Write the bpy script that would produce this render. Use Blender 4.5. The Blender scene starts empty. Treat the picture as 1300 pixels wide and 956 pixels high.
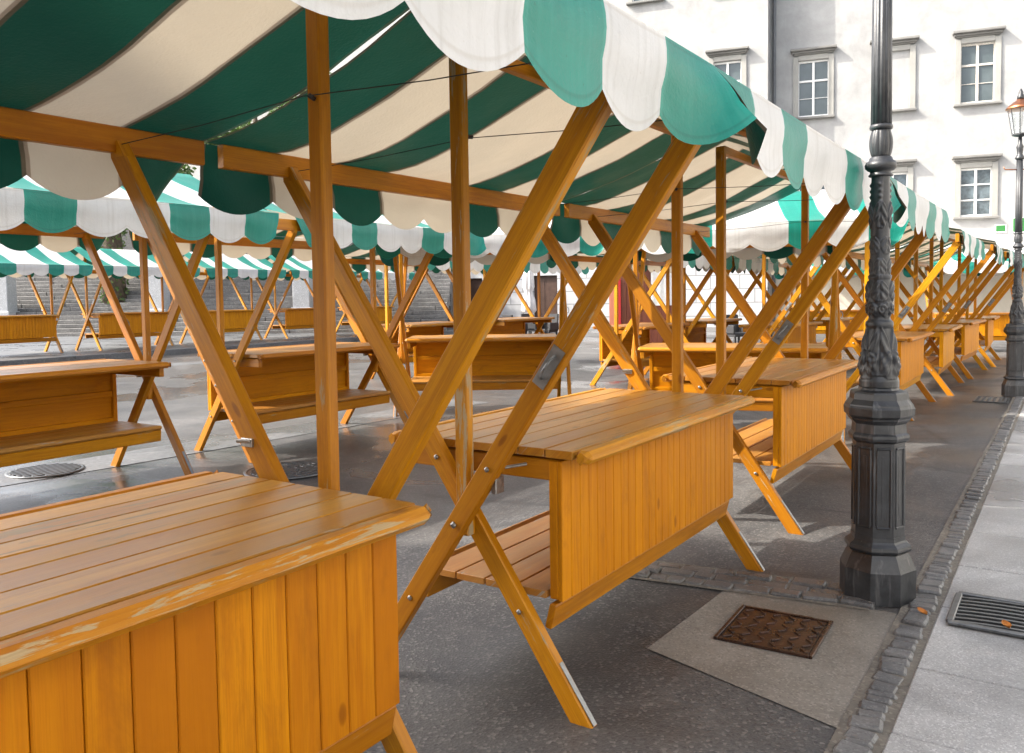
import bpy, math, random
from mathutils import Vector, Matrix, noise as mnoise
R = math.radians
scene = bpy.context.scene
COL = scene.collection
rnd = random.Random(7)

# ------------------------------------------------------------------ mesh helper
class MB:
    def __init__(s): s.v=[]; s.f=[]; s.uv=[]; s.m=[]
    def face(s, idx, uv, m=0):
        s.f.append(tuple(idx)); s.uv.append(list(uv)); s.m.append(m)
    def loft(s, rings, m=0, caps=True, uo=None, closed=True, us=None, ms=None):
        """rings of equal size; u runs along the loft, v round the ring (metres)"""
        uo = uo or (rnd.uniform(0,40), rnd.uniform(0,40))
        n=len(rings[0]); b=len(s.v)
        for r in rings: s.v += [tuple(p) for p in r]
        per=[0.0]
        for i in range(n): per.append(per[-1]+(Vector(rings[0][(i+1)%n])-Vector(rings[0][i])).length)
        cu=[0.0]
        for k in range(1,len(rings)):
            c0=sum((Vector(p) for p in rings[k-1]),Vector())/n; c1=sum((Vector(p) for p in rings[k]),Vector())/n
            cu.append(cu[-1]+max((c1-c0).length,1e-4))
        for k in range(len(rings)-1):
            for i in range(n if closed else n-1):
                j=(i+1)%n
                s.face((b+k*n+i,b+k*n+j,b+(k+1)*n+j,b+(k+1)*n+i),
                       [(uo[0]+cu[k],uo[1]+per[i]),(uo[0]+cu[k],uo[1]+per[i+1]),(uo[0]+cu[k+1],uo[1]+per[i+1]),(uo[0]+cu[k+1],uo[1]+per[i])],
                       (ms[i] if ms else m))
        if caps:
            for k,rev in ((0,True),(len(rings)-1,False)):
                idx=[b+k*n+i for i in range(n)]
                uv=[(uo[0]+7+(rings[k][i][0]+rings[k][i][2])*.3, uo[1]+(rings[k][i][1]+rings[k][i][2])) for i in range(n)]
                if rev: idx=idx[::-1]; uv=uv[::-1]
                s.face(idx,uv,m)
    def bar(s, p0, p1, w, h, side=(0,0,1), ch=.004, m=0, er=0.0, ms=None):
        """oriented chamfered bar: h measured along 'side', w across it"""
        p0=Vector(p0); p1=Vector(p1); a=(p1-p0).normalized(); sd=Vector(side); sd=(sd-a*sd.dot(a)).normalized(); n=a.cross(sd)
        ch=min(ch,w*.45,h*.45)
        def ring(c,k=0.0):
            W=w/2-k; H=h/2-k; q=ch
            pts=[(-W+q,-H),(W-q,-H),(W,-H+q),(W,H-q),(W-q,H),(-W+q,H),(-W,H-q),(-W,-H+q)]
            return [c+n*x+sd*y for x,y in pts]
        if er>0: rings=[ring(p0,er),ring(p0+a*er*.35,er*.3),ring(p0+a*er),ring(p1-a*er),ring(p1-a*er*.35,er*.3),ring(p1,er)]
        else: rings=[ring(p0,ch*.5),ring(p0+a*ch*.5),ring(p1-a*ch*.5),ring(p1,ch*.5)]
        s.loft(rings,m)
    def box(s, c, d, ch=.003, m=0):
        c=Vector(c); ax=max(range(3),key=lambda i:d[i]); e=Vector((0,0,0)); e[ax]=d[ax]/2
        o=[i for i in range(3) if i!=ax]; sd=Vector((0,0,0)); sd[o[1]]=1
        s.bar(c-e,c+e,d[o[0]],d[o[1]],sd,ch,m)
    def shear(s, p0, p1, wy, tx, ch=.004, m=0):
        """slanting leg with horizontal cuts (section wy along y, tx along x)"""
        def ring(c):
            W=tx/2; H=wy/2; q=ch; c=Vector(c)
            pts=[(-W+q,-H),(W-q,-H),(W,-H+q),(W,H-q),(W-q,H),(-W+q,H),(-W,H-q),(-W,-H+q)]
            return [c+Vector((x,y,0)) for x,y in pts]
        s.loft([ring(p0),ring(p1)],m)
    def lathe(s, prof, seg=24, c=(0,0,0), m=0, fn=None, rot=0.0, caps=True):
        c=Vector(c); rings=[]
        for r,z in prof:
            rings.append([c+Vector((math.cos(rot+2*math.pi*i/seg)*(r+(fn(2*math.pi*i/seg,z) if fn else 0)),
                                    math.sin(rot+2*math.pi*i/seg)*(r+(fn(2*math.pi*i/seg,z) if fn else 0)),z)) for i in range(seg)])
        s.loft(rings,m,caps)
    def tube(s, pts, r, seg=6, m=0):
        pts=[Vector(p) for p in pts]; rings=[]
        for i,p in enumerate(pts):
            a=(pts[min(i+1,len(pts)-1)]-pts[max(i-1,0)]).normalized()
            q=Vector((0,0,1)) if abs(a.z)<.9 else Vector((1,0,0))
            e=a.cross(q).normalized(); g=a.cross(e)
            rr=r[i] if isinstance(r,(list,tuple)) else r
            rings.append([p+(e*math.cos(2*math.pi*k/seg)+g*math.sin(2*math.pi*k/seg))*rr for k in range(seg)])
        s.loft(rings,m)
    def grid(s, P, UV, nu, nv, m=0):
        b=len(s.v)
        for j in range(nv+1):
            for i in range(nu+1): s.v.append(tuple(P(i,j)))
        for j in range(nv):
            for i in range(nu):
                q=[(i,j),(i+1,j),(i+1,j+1),(i,j+1)]
                s.face([b+y*(nu+1)+x for x,y in q],[UV(x,y) for x,y in q],m)
    def quad(s, pts, m=0, uv=None):
        b=len(s.v); s.v += [tuple(p) for p in pts]
        uv=uv or [(p[0]+p[1]*.37,p[2]+p[1]) for p in pts]
        s.face(range(b,b+len(pts)),uv,m)
    def build(s, name, mats, parent=None, smooth=False, loc=None, rz=None):
        me=bpy.data.meshes.new(name); me.from_pydata(s.v,[],s.f); me.validate(clean_customdata=False)
        if not isinstance(mats,(list,tuple)): mats=[mats]
        for m in mats: me.materials.append(m)
        ul=me.uv_layers.new(name='UVMap'); k=0
        if len(me.polygons)==len(s.f):
            for p,uv,mi in zip(me.polygons,s.uv,s.m):
                p.material_index=mi; p.use_smooth=smooth
                for li,t in zip(p.loop_indices,uv): ul.data[li].uv=t
        o=bpy.data.objects.new(name,me); COL.objects.link(o)
        if parent: o.parent=parent
        if loc is not None: o.location=loc
        if rz is not None: o.rotation_euler=(0,0,rz)
        return o

def tag(o,label=None,cat=None,group=None,kind=None):
    if label: o['label']=label
    if cat: o['category']=cat
    if group: o['group']=group
    if kind: o['kind']=kind
    return o
def empty(name,loc=(0,0,0),rz=0,label=None,cat=None,group=None):
    o=bpy.data.objects.new(name,None); COL.objects.link(o); o.location=loc; o.rotation_euler=(0,0,rz); o.empty_display_size=.1
    return tag(o,label,cat,group)
def copy_tree(o,parent=None,skip=()):
    c=o.copy(); COL.objects.link(c); c.parent=parent
    if parent is not None: c.matrix_parent_inverse=o.matrix_parent_inverse.copy()
    for ch in list(o.children):
        if ch.name.split('.')[0] in skip: continue
        copy_tree(ch,c,skip)
    return c

# ------------------------------------------------------------------ materials
class NT:
    def __init__(s,name):
        s.mat=bpy.data.materials.new(name); s.mat.use_nodes=True; s.t=s.mat.node_tree; s.n=s.t.nodes; s.l=s.t.links
        s.b=s.n['Principled BSDF']; s.out=s.n['Material Output']
    def new(s,typ,**kw):
        n=s.n.new(typ)
        for k,v in kw.items():
            if k.startswith('i_'):
                key=k[2:]; key=int(key) if key.isdigit() else key.replace('_',' ')
                s.put(n,key,v)
            else: setattr(n,k,v)
        return n
    def put(s,n,key,v):
        if isinstance(v,bpy.types.NodeSocket): s.l.new(v,n.inputs[key])
        else: n.inputs[key].default_value=v
    def coord(s,kind='Object'):
        return s.new('ShaderNodeTexCoord').outputs[kind]
    def map(s,vec,scale=(1,1,1),loc=(0,0,0),rot=(0,0,0)):
        return s.new('ShaderNodeMapping',i_Vector=vec,i_Scale=scale,i_Location=loc,i_Rotation=rot).outputs[0]
    def noise(s,vec,scale,detail=4,rough=.55,dist=0,out=0):
        return s.new('ShaderNodeTexNoise',i_Vector=vec,i_Scale=scale,i_Detail=detail,i_Roughness=rough,i_Distortion=dist).outputs[out]
    def vor(s,vec,scale,feature='F1',out='Distance',rnd_=1.0):
        n=s.new('ShaderNodeTexVoronoi',feature=feature,i_Vector=vec,i_Scale=scale,i_Randomness=rnd_); return n.outputs[out]
    def math(s,op,a,b=0.0,c=None,clamp=False):
        n=s.new('ShaderNodeMath',operation=op,use_clamp=clamp); s.put(n,0,a); s.put(n,1,b)
        if c is not None: s.put(n,2,c)
        return n.outputs[0]
    def ramp(s,fac,stops,interp='LINEAR'):
        n=s.new('ShaderNodeValToRGB'); n.color_ramp.interpolation=interp; s.put(n,0,fac)
        e=n.color_ramp.elements
        while len(e)>len(stops): e.remove(e[-1])
        while len(e)<len(stops): e.new(1.0)
        for q,(p,c) in zip(e,stops):
            q.position=p; q.color=(c,c,c,1) if isinstance(c,(int,float)) else (*c,1)
        return n.outputs[0]
    def mix(s,fac,a,b,blend='MIX'):
        n=s.new('ShaderNodeMix',data_type='RGBA',blend_type=blend); s.put(n,0,fac)
        for k,v in ((6,a),(7,b)):
            if isinstance(v,tuple) and len(v)==3: v=(*v,1)
            s.put(n,k,v)
        return n.outputs[2]
    def bump(s,h,strength=.3,dist=.01,normal=None):
        n=s.new('ShaderNodeBump',i_Height=h,i_Strength=strength,i_Distance=dist)
        if normal is not None: s.put(n,'Normal',normal)
        return n.outputs[0]
    def set(s,**kw):
        for k,v in kw.items():
            k=k.replace('_',' ')
            if isinstance(v,tuple) and len(v)==3: v=(*v,1)
            s.put(s.b,k,v)
        return s.mat

def wood(name,base,dark,rough=.38,wear=0.0,wearcol=(.42,.38,.32),knots=True,grain=1.0,coat=.15,wet=0.0,weath=(.30,.22,.13),weathamt=0.0,spec=.36,pbv=.6):
    t=NT(name); uv=t.coord('UV')
    oi=t.new('ShaderNodeObjectInfo')
    off=t.new('ShaderNodeVectorMath',operation='ADD'); t.put(off,0,uv)
    cmb=t.new('ShaderNodeCombineXYZ'); t.put(cmb,0,t.math('MULTIPLY',oi.outputs['Random'],13.0)); t.put(cmb,1,t.math('MULTIPLY',oi.outputs['Random'],29.0)); t.l.new(cmb.outputs[0],off.inputs[1])
    v=off.outputs[0]
    g1=t.noise(t.map(v,(1.2,26,1)),1.6,5,.6,.25)
    g2=t.noise(t.map(v,(5,190,1)),1.5,3,.6)
    lo=t.noise(t.map(v,(.6,6,1)),1.3,3)
    c=t.mix(t.ramp(g1,[(.38,0),(.62,1)]),base,dark)
    c=t.mix(t.math('MULTIPLY',t.ramp(g2,[(.45,0),(.75,1)]),.55*grain),c,tuple(x*.5 for x in dark))
    c=t.mix(t.math('MULTIPLY',t.ramp(lo,[(.35,0),(.7,1)]),.35),c,tuple(min(1,x*1.25) for x in base))
    # board to board and piece to piece variation
    hv=t.new('ShaderNodeHueSaturation',i_Color=c)
    t.put(hv,'Value',t.math('MULTIPLY_ADD',oi.outputs['Random'],.22,.90)); t.put(hv,'Hue',t.math('MULTIPLY_ADD',oi.outputs['Random'],.012,.494))
    c=hv.outputs[0]
    pb=t.noise(t.map(v,(.11,2.3,1)),1.0,1,.4)
    c=t.mix(t.math('MULTIPLY',t.ramp(pb,[(.40,0),(.60,1)]),pbv),c,tuple(x*q for x,q in zip(dark,(.80,.70,.9))))
    gr=t.noise(t.map(v,(2.2,7,1)),1.0,6,.75,.5)
    c=t.mix(t.math('MULTIPLY',t.ramp(gr,[(.52,0),(.70,1)]),.5),c,(dark[0]*.55,dark[1]*.5,dark[2]*.8+.004))
    if knots:
        kn=t.new('ShaderNodeTexVoronoi',feature='F1',i_Vector=t.map(v,(3.0,6.5,1)),i_Scale=1.0); kv=kn.outputs['Distance']
        ks=t.new('ShaderNodeSeparateXYZ',i_Vector=kn.outputs['Color']).outputs[0]
        kk=t.math('MULTIPLY',t.ramp(kv,[(.045,1),(.075,.75),(.10,0)]),t.math('GREATER_THAN',ks,.62))
        c=t.mix(t.math('MULTIPLY',kk,.65),c,(dark[0]*.38,dark[1]*.28,dark[2]*.3))
    h=g2
    if weathamt>0:
        wn=t.noise(t.map(v,(1.1,5.5,1)),1.2,5,.65,.4)
        c=t.mix(t.math('MULTIPLY',t.ramp(wn,[(.38,0),(.66,1)]),weathamt),c,weath)
    rg=t.math('MULTIPLY_ADD',lo,.25,rough-.10)
    if wear>0:
        w1=t.noise(t.map(v,(3.5,30,1)),1.4,6,.7,.3); w2=t.noise(t.map(v,(1,2.5,1)),.9,2)
        wf=t.ramp(t.math('ADD',w1,t.math('MULTIPLY',t.math('SUBTRACT',w2,.5),.7)),[(.66-wear*.3,0),(.70-wear*.3,1)])
        c=t.mix(wf,c,t.mix(g2,wearcol,tuple(x*.55 for x in wearcol)))
        rg=t.math('ADD',rg,t.math('MULTIPLY',wf,.3),clamp=True)
    # scuffs
    sc=t.noise(t.map(v,(14,60,1)),1.0,5,.75)
    c=t.mix(t.math('MULTIPLY',t.ramp(sc,[(.70,0),(.74,1)]),.45),c,(.45,.33,.20))
    n=t.bump(h,.12,.004)
    return t.set(Base_Color=c,Roughness=rg,Normal=n,Coat_Weight=coat,Coat_Roughness=.22 if wet else .32,Specular_IOR_Level=spec)

def plain(name,col,rough=.5,metal=0.0,var=.12,scale=8,bump=.0,coordk='Object',**kw):
    t=NT(name); v=t.coord(coordk); n=t.noise(v,scale,5,.6)
    c=t.mix(t.ramp(n,[(.3,0),(.7,1)]),tuple(x*(1-var) for x in col),tuple(min(1,x*(1+var)) for x in col))
    a=dict(Base_Color=c,Roughness=t.math('MULTIPLY_ADD',n,.2,rough-.1),Metallic=metal)
    if bump: a['Normal']=t.bump(t.noise(v,scale*6,4),bump,.004)
    a.update(kw); return t.set(**a)

M={}
M['leg']=wood('varnished_leg_wood',(.52,.222,.003),(.37,.135,.002),.42,wear=.02,wearcol=(.42,.30,.16),coat=.02,spec=.28)
M['post']=wood('varnished_post_wood',(.54,.238,.003),(.40,.155,.002),.42,wear=.05,wearcol=(.46,.34,.19),coat=.02,spec=.28)
M['panel']=wood('varnished_panel_wood',(.58,.236,.002),(.48,.175,.0015),.50,grain=.7,coat=0,spec=.15,pbv=.28)
M['panelwide']=wood('varnished_wide_board_wood',(.58,.230,.002),(.46,.160,.0015),.50,grain=1.0,coat=0,spec=.15,pbv=.8)
M['top']=wood('worn_counter_wood',(.48,.205,.014),(.36,.138,.008),.32,wear=.04,wearcol=(.42,.31,.19),coat=.16,wet=1,weathamt=.5,weath=(.36,.205,.045),knots=True)
M['edge']=wood('chipped_edge_wood',(.55,.235,.010),(.42,.150,.007),.40,wear=.10,wearcol=(.52,.37,.19),coat=.05,spec=.3)
M['shelf']=wood('worn_shelf_wood',(.48,.205,.025),(.37,.145,.015),.40,wear=.05,weathamt=.5,weath=(.40,.235,.07))
M['beam']=wood('roof_beam_wood',(.52,.215,.003),(.39,.138,.002),.40,coat=.03,spec=.3)
M['end']=wood('end_grain_wood',(.30,.16,.05),(.20,.10,.03),.6,knots=False)
M['steel']=plain('galvanised_steel',(.26,.265,.27),.5,1.0,.2,30)
M['bolt']=plain('dull_bolt_steel',(.34,.33,.32),.42,1.0,.3,60)
M['wire']=plain('black_cord',(.02,.02,.02),.6)
M['iron']=None

def fabric():
    t=NT('striped_awning_cloth'); uv=t.coord('UV'); sp=t.new('ShaderNodeSeparateXYZ',i_Vector=uv)
    u=t.math('DIVIDE',sp.outputs[0],2.64); G=(.0,.0,.0); W=(1,1,1)
    pat=[G,W,G,W,W,G,W,G]
    k=t.ramp(u,[(i/8 if i else 0,c) for i,c in enumerate(pat)],'CONSTANT')
    nz=t.noise(t.map(uv,(3,3,1)),1.0,5,.65); st=t.noise(t.map(uv,(38,1.4,1)),1.0,4,.6); fine=t.noise(uv,90,2)
    white=t.mix(t.ramp(nz,[(.35,0),(.75,1)]),(.63,.64,.65),(.52,.53,.53))
    white=t.mix(t.math('MULTIPLY',t.ramp(st,[(.50,0),(.72,1)]),.5),white,(.40,.40,.39))
    green=t.mix(t.ramp(nz,[(.3,0),(.75,1)]),(.003,.185,.140),(.010,.255,.195))
    green=t.mix(t.math('MULTIPLY',t.ramp(st,[(.5,0),(.75,1)]),.35),green,(.05,.30,.24))
    spots=t.ramp(t.vor(uv,22),[(.05,1),(.09,0)])
    spm=t.math('MULTIPLY',spots,t.ramp(t.noise(uv,3.1,2),[(.52,0),(.6,1)]))
    spk=t.math('MULTIPLY',t.ramp(t.vor(uv,46),[(.06,1),(.10,0)]),t.ramp(t.noise(uv,1.7,2),[(.50,0),(.6,1)]))
    col=t.mix(k,green,white)
    col=t.mix(t.math('MULTIPLY',spm,.5),col,t.mix(k,(.004,.10,.08),(.40,.38,.35)))
    col=t.mix(t.math('MULTIPLY',spk,.35),col,t.mix(k,(.25,.45,.40),(.45,.42,.38)))
    # sewn double seam at the colour changes: two layers let less light through and show grey-brown on the back
    fr=t.math('FRACT',t.math('MULTIPLY',u,8.0)); e=t.math('ABSOLUTE',t.math('SUBTRACT',fr,.5))
    seam=t.math('MULTIPLY',t.ramp(e,[(.455,0),(.462,1)]),t.math('GREATER_THAN',t.math('ABSOLUTE',t.math('SUBTRACT',u,.5)),.03))
    av=t.math('ABSOLUTE',sp.outputs[1])
    hem=t.math('ADD',t.ramp(t.math('SUBTRACT',av,.5),[(.774,0),(.777,1),(.783,1),(.786,0)]),t.ramp(t.math('SUBTRACT',av,.5),[(.556,0),(.559,1),(.563,1),(.566,0)]))
    col=t.mix(t.math('MULTIPLY',hem,.45),col,t.mix(k,(.003,.12,.09),(.45,.43,.40)))
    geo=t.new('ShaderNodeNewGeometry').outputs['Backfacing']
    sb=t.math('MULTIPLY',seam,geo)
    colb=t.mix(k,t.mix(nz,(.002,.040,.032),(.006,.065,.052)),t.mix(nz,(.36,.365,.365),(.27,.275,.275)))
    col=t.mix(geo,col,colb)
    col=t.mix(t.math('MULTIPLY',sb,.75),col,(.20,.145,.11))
    bmp=t.bump(t.math('ADD',t.math('MULTIPLY',nz,.5),t.math('MULTIPLY',fine,.10)),.55,.022)
    t.set(Base_Color=col,Roughness=t.math('MULTIPLY_ADD',nz,.3,.25),Normal=bmp,Specular_IOR_Level=t.math('MULTIPLY_ADD',geo,-.28,.40))
    tr=t.new('ShaderNodeBsdfTranslucent'); t.put(tr,'Color',t.mix(k,(.012,.070,.045,1),(.80,.68,.50,1))); t.l.new(bmp,tr.inputs['Normal'])
    mx=t.new('ShaderNodeMixShader'); t.put(mx,0,t.math('MULTIPLY_ADD',seam,-.10,.15)); t.l.new(t.b.outputs[0],mx.inputs[1]); t.l.new(tr.outputs[0],mx.inputs[2]); t.l.new(mx.outputs[0],t.out.inputs['Surface'])
    return t.mat
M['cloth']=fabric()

def iron():
    t=NT('grey_painted_cast_iron'); v=t.coord('Object'); n=t.noise(v,14,5,.65); n2=t.noise(t.map(v,(30,30,4)),1.0,4)
    c=t.mix(t.ramp(n,[(.35,0),(.7,1)]),(.017,.018,.021),(.042,.045,.050))
    c=t.mix(t.math('MULTIPLY',t.ramp(n2,[(.58,0),(.7,1)]),.5),c,(.15,.15,.15))
    ao=t.vor(v,60)
    return t.set(Base_Color=c,Roughness=t.math('MULTIPLY_ADD',n,.3,.25),Metallic=.15,Normal=t.bump(t.noise(v,70,4),.18,.004),Specular_IOR_Level=.6)
M['iron']=iron()
M['copper']=plain('copper_cap',(.45,.18,.09),.32,1.0,.2,14)
def glass():
    t=NT('lantern_glass'); t.set(Base_Color=(.75,.80,.82),Roughness=.06,Transmission_Weight=.85,IOR=1.2,Alpha=.55); return t.mat
M['lglass']=glass()

def asphalt():
    t=NT('wet_asphalt'); v=t.coord('Object')
    big=t.noise(v,.55,5,.6,.3); mid=t.noise(v,2.4,5,.65); agg=t.vor(v,95,'F1','Color'); aggd=t.vor(v,95); fine=t.noise(v,160,3,.7)
    sp=t.new('ShaderNodeSeparateXYZ',i_Vector=agg)
    c=t.mix(t.ramp(big,[(.36,0),(.64,1)]),(.042,.042,.045),(.100,.097,.095))
    c=t.mix(t.math('MULTIPLY',t.ramp(mid,[(.46,0),(.70,1)]),.55),c,(.150,.143,.135))
    c=t.mix(t.math('MULTIPLY',t.ramp(sp.outputs[0],[(.0,1),(.32,0)]),.60),c,(.030,.030,.032))
    c=t.mix(t.math('MULTIPLY',t.ramp(sp.outputs[1],[(.80,0),(.97,1)]),.55),c,(.24,.23,.215))
    c=t.mix(t.math('MULTIPLY',t.ramp(fine,[(.55,0),(.72,1)]),.45),c,(.20,.195,.19))
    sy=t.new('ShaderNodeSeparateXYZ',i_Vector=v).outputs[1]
    wet_shade_bias=t.new('ShaderNodeMapRange',i_Value=sy); t.put(wet_shade_bias,1,2.8); t.put(wet_shade_bias,2,5.5); t.put(wet_shade_bias,3,0.0); t.put(wet_shade_bias,4,.15)  # wetter behind the front row; the extra darkening also stands in for shade
    wn=t.math('ADD',t.noise(v,.42,4,.55,.6),wet_shade_bias.outputs[0])
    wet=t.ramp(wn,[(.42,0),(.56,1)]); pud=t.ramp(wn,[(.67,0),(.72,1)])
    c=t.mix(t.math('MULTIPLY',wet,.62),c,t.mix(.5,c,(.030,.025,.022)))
    # cracks
    cr=t.ramp(t.vor(t.map(v,(1,1,1)),.55,'DISTANCE_TO_EDGE'),[(.0,1),(.018,0)])
    gum=t.math('MULTIPLY',t.ramp(t.vor(v,2.6),[(.045,1),(.055,0)]),t.ramp(t.noise(v,1.9,1),[(.48,0),(.52,1)])); c=t.mix(t.math('MULTIPLY',gum,.45),c,(.17,.165,.155))
    crm=t.math('MULTIPLY',cr,t.ramp(t.noise(v,.7,2),[(.50,0),(.56,1)]))
    c=t.mix(t.math('MULTIPLY',crm,.75),c,(.03,.03,.03))
    # scattered litter / leaf bits
    lf=t.math('MULTIPLY',t.ramp(t.vor(v,7),[(.035,1),(.05,0)]),t.ramp(t.noise(v,3,1),[(.55,0),(.6,1)]))
    c=t.mix(t.math('MULTIPLY',lf,.7),c,(.13,.09,.04))
    rg=t.math('SUBTRACT',t.math('MULTIPLY_ADD',mid,.22,.58),t.math('MULTIPLY',wet,.33))
    rg=t.math('MAXIMUM',t.math('SUBTRACT',rg,t.math('MULTIPLY',pud,.20)),.10)
    h=t.math('ADD',t.math('MULTIPLY',aggd,.7),t.math('MULTIPLY',fine,.5))
    n=t.bump(h,t.math('SUBTRACT',t.math('MULTIPLY_ADD',wet,-.28,.60),t.math('MULTIPLY',pud,.24)),.006)
    return t.set(Base_Color=c,Roughness=rg,Normal=n,Specular_IOR_Level=.5)
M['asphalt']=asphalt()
def stone(name,a,b,rough=.6,scale=3,agg=120,wetamt=.0,streak=.0):
    t=NT(name); v=t.coord('Object'); n=t.noise(v,scale,6,.65,.3); f=t.noise(v,agg,3,.7); s=t.vor(v,agg*.7,'F1','Color'); sx=t.new('ShaderNodeSeparateXYZ',i_Vector=s)
    c=t.mix(t.ramp(n,[(.32,0),(.70,1)]),a,b)
    c=t.mix(t.math('MULTIPLY',t.ramp(sx.outputs[0],[(0,1),(.3,0)]),.4),c,tuple(x*.5 for x in a))
    c=t.mix(t.math('MULTIPLY',t.ramp(sx.outputs[1],[(.75,0),(.95,1)]),.45),c,tuple(min(1,x*1.5) for x in b))
    oi=t.new('ShaderNodeObjectInfo').outputs['Random']
    r=t.math('MULTIPLY_ADD',n,.25,rough-.12)
    if wetamt:
        w=t.ramp(t.noise(v,.8,4,.6,.5),[(.45,0),(.6,1)]); c=t.mix(t.math('MULTIPLY',w,wetamt),c,tuple(x*.35 for x in a)); r=t.math('SUBTRACT',r,t.math('MULTIPLY',w,.30))
    if streak:
        sk=t.noise(t.map(v,(1,1,14)),1.4,5,.7); c=t.mix(t.math('MULTIPLY',t.ramp(sk,[(.5,0),(.7,1)]),streak),c,tuple(x*.45 for x in a))
    return t.set(Base_Color=c,Roughness=r,Normal=t.bump(t.math('ADD',f,t.math('MULTIPLY',n,2)),.35,.005))
M['concrete']=stone('rough_concrete',(.165,.150,.130),(.265,.245,.215),.66,2.6,190,.35)
M['far']=stone('far_pavement_concrete',(.085,.088,.092),(.14,.143,.146),.5,1.2,60,.45)
M['slab']=stone('pavement_slab_stone',(.29,.29,.29),(.50,.50,.495),.55,1.3,260,.6)
M['sett']=stone('dark_sett_stone',(.095,.095,.098),(.18,.178,.175),.5,5,200,.5)
M['joint']=stone('joint_mortar',(.11,.10,.085),(.20,.18,.15),.85,9,120)
M['steps']=stone('grey_step_stone',(.115,.112,.107),(.22,.213,.203),.7,1.6,40,.2,.6)
M['pillar']=stone('pale_pillar_stone',(.36,.37,.38),(.46,.47,.48),.7,2,60)
M['grate']=plain('grey_cast_grate',(.13,.135,.14),.35,.7,.3,30)
M['pit']=plain('dark_drain_pit',(.012,.012,.012),.9)
def rust():
    t=NT('rusty_cast_iron'); v=t.coord('Object'); n=t.noise(v,9,6,.7); 
    c=t.mix(t.ramp(n,[(.35,0),(.65,1)]),(.026,.014,.010),(.075,.034,.019)); c=t.mix(t.ramp(t.noise(v,26,4),[(.55,0),(.7,1)]),c,(.035,.022,.018))
    return t.set(Base_Color=c,Roughness=t.math('MULTIPLY_ADD',n,.3,.14),Metallic=.3,Normal=t.bump(t.noise(v,80,4),.4,.004))
M['rust']=rust()

def plaster(name,a,b,rough=.85,blocks=None):
    t=NT(name); v=t.coord('Object'); n=t.noise(v,.9,6,.65,.3); f=t.noise(v,14,5,.7); n3=t.noise(t.map(v,(2.5,2.5,.5)),1.0,5,.6)
    c=t.mix(t.ramp(n,[(.35,0),(.68,1)]),a,b); c=t.mix(t.math('MULTIPLY',t.ramp(n3,[(.55,0),(.75,1)]),.3),c,tuple(x*.86 for x in b))
    h=t.math('ADD',f,t.math('MULTIPLY',n,1.5))
    if blocks:
        br=t.new('ShaderNodeTexBrick',i_Vector=t.map(v,(1,1,1),rot=(R(90),0,0)),i_Scale=1.0); br.offset=.5
        t.put(br,'Color1',(1,1,1,1)); t.put(br,'Color2',(.86,.86,.86,1)); t.put(br,'Mortar',(.45,.45,.45,1)); t.put(br,'Mortar Size',.022); t.put(br,'Brick Width',blocks[0]); t.put(br,'Row Height',blocks[1])
        c=t.mix(1.0,c,br.outputs[0],'MULTIPLY')
    return t.set(Base_Color=c,Roughness=rough,Normal=t.bump(h,.22,.03))
M['plaster']=plaster('white_lime_plaster',(.38,.38,.375),(.27,.27,.265))
M['beige']=plaster('beige_plaster',(.60,.54,.45),(.52,.47,.39))
M['blocks']=plaster('white_block_masonry',(.46,.465,.475),(.38,.385,.395),.8,(1.15,.55))
M['trim']=plaster('stone_window_trim',(.33,.325,.30),(.27,.265,.245),.8)
M['cornice']=plaster('weathered_cornice_stone',(.22,.217,.205),(.16,.157,.15),.8)
M['wpaint']=plain('white_window_paint',(.78,.78,.76),.45,0,.08,20)
M['wworn']=plain('peeling_window_paint',(.60,.56,.50),.6,0,.35,30)
def wglass():
    t=NT('old_window_glass'); v=t.coord('Object'); n=t.noise(v,1.6,3)
    c=t.mix(n,(.035,.05,.052),(.11,.135,.14)); return t.set(Base_Color=c,Roughness=.08,Specular_IOR_Level=.7,Normal=t.bump(t.noise(v,2.5,2),.08,.05))
M['wglass']=wglass()
M['curtain']=plain('net_curtain_behind_glass',(.075,.10,.115),.12,0,.5,5)
M['pipe']=plain('dark_drainpipe',(.13,.135,.14),.45,.3)
M['door']=plain('dark_brown_door',(.06,.032,.022),.45,0,.25,6)
M['green']=plain('green_sign_enamel',(.02,.15,.03),.35)
M['kiosk']=wood('red_brown_kiosk_boards',(.22,.065,.030),(.15,.04,.02),.5)
M['black']=plain('black_outdoor_cushion',(.022,.022,.024),.7)
M['tabletop']=plain('grey_cafe_tabletop',(.09,.09,.09),.4)
M['whitecloth']=plain('white_parasol_cloth',(.72,.71,.69),.75,0,.1,12)
M['red']=plain('red_cloth',(.45,.02,.02),.6)
M['bark']=plain('ivy_tree_bark',(.085,.065,.045),.9,0,.4,9,.5)
def leafm(name,a,b):
    t=NT(name); oi=t.coord('UV'); sp=t.new('ShaderNodeSeparateXYZ',i_Vector=oi)
    c=t.mix(sp.outputs[0],a,b); t.set(Base_Color=c,Roughness=.45)
    tr=t.new('ShaderNodeBsdfTranslucent'); t.put(tr,'Color',t.mix(sp.outputs[0],tuple(x*1.2 for x in a),tuple(x*1.3 for x in b)))
    mx=t.new('ShaderNodeMixShader'); t.put(mx,0,.3); t.l.new(t.b.outputs[0],mx.inputs[1]); t.l.new(tr.outputs[0],mx.inputs[2]); t.l.new(mx.outputs[0],t.out.inputs['Surface'])
    return t.mat
M['leaf']=leafm('tree_leaves',(.035,.075,.018),(.10,.16,.035))
M['shade_bld']=plaster('ochre_town_house_plaster',(.40,.34,.25),(.34,.29,.21))

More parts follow.
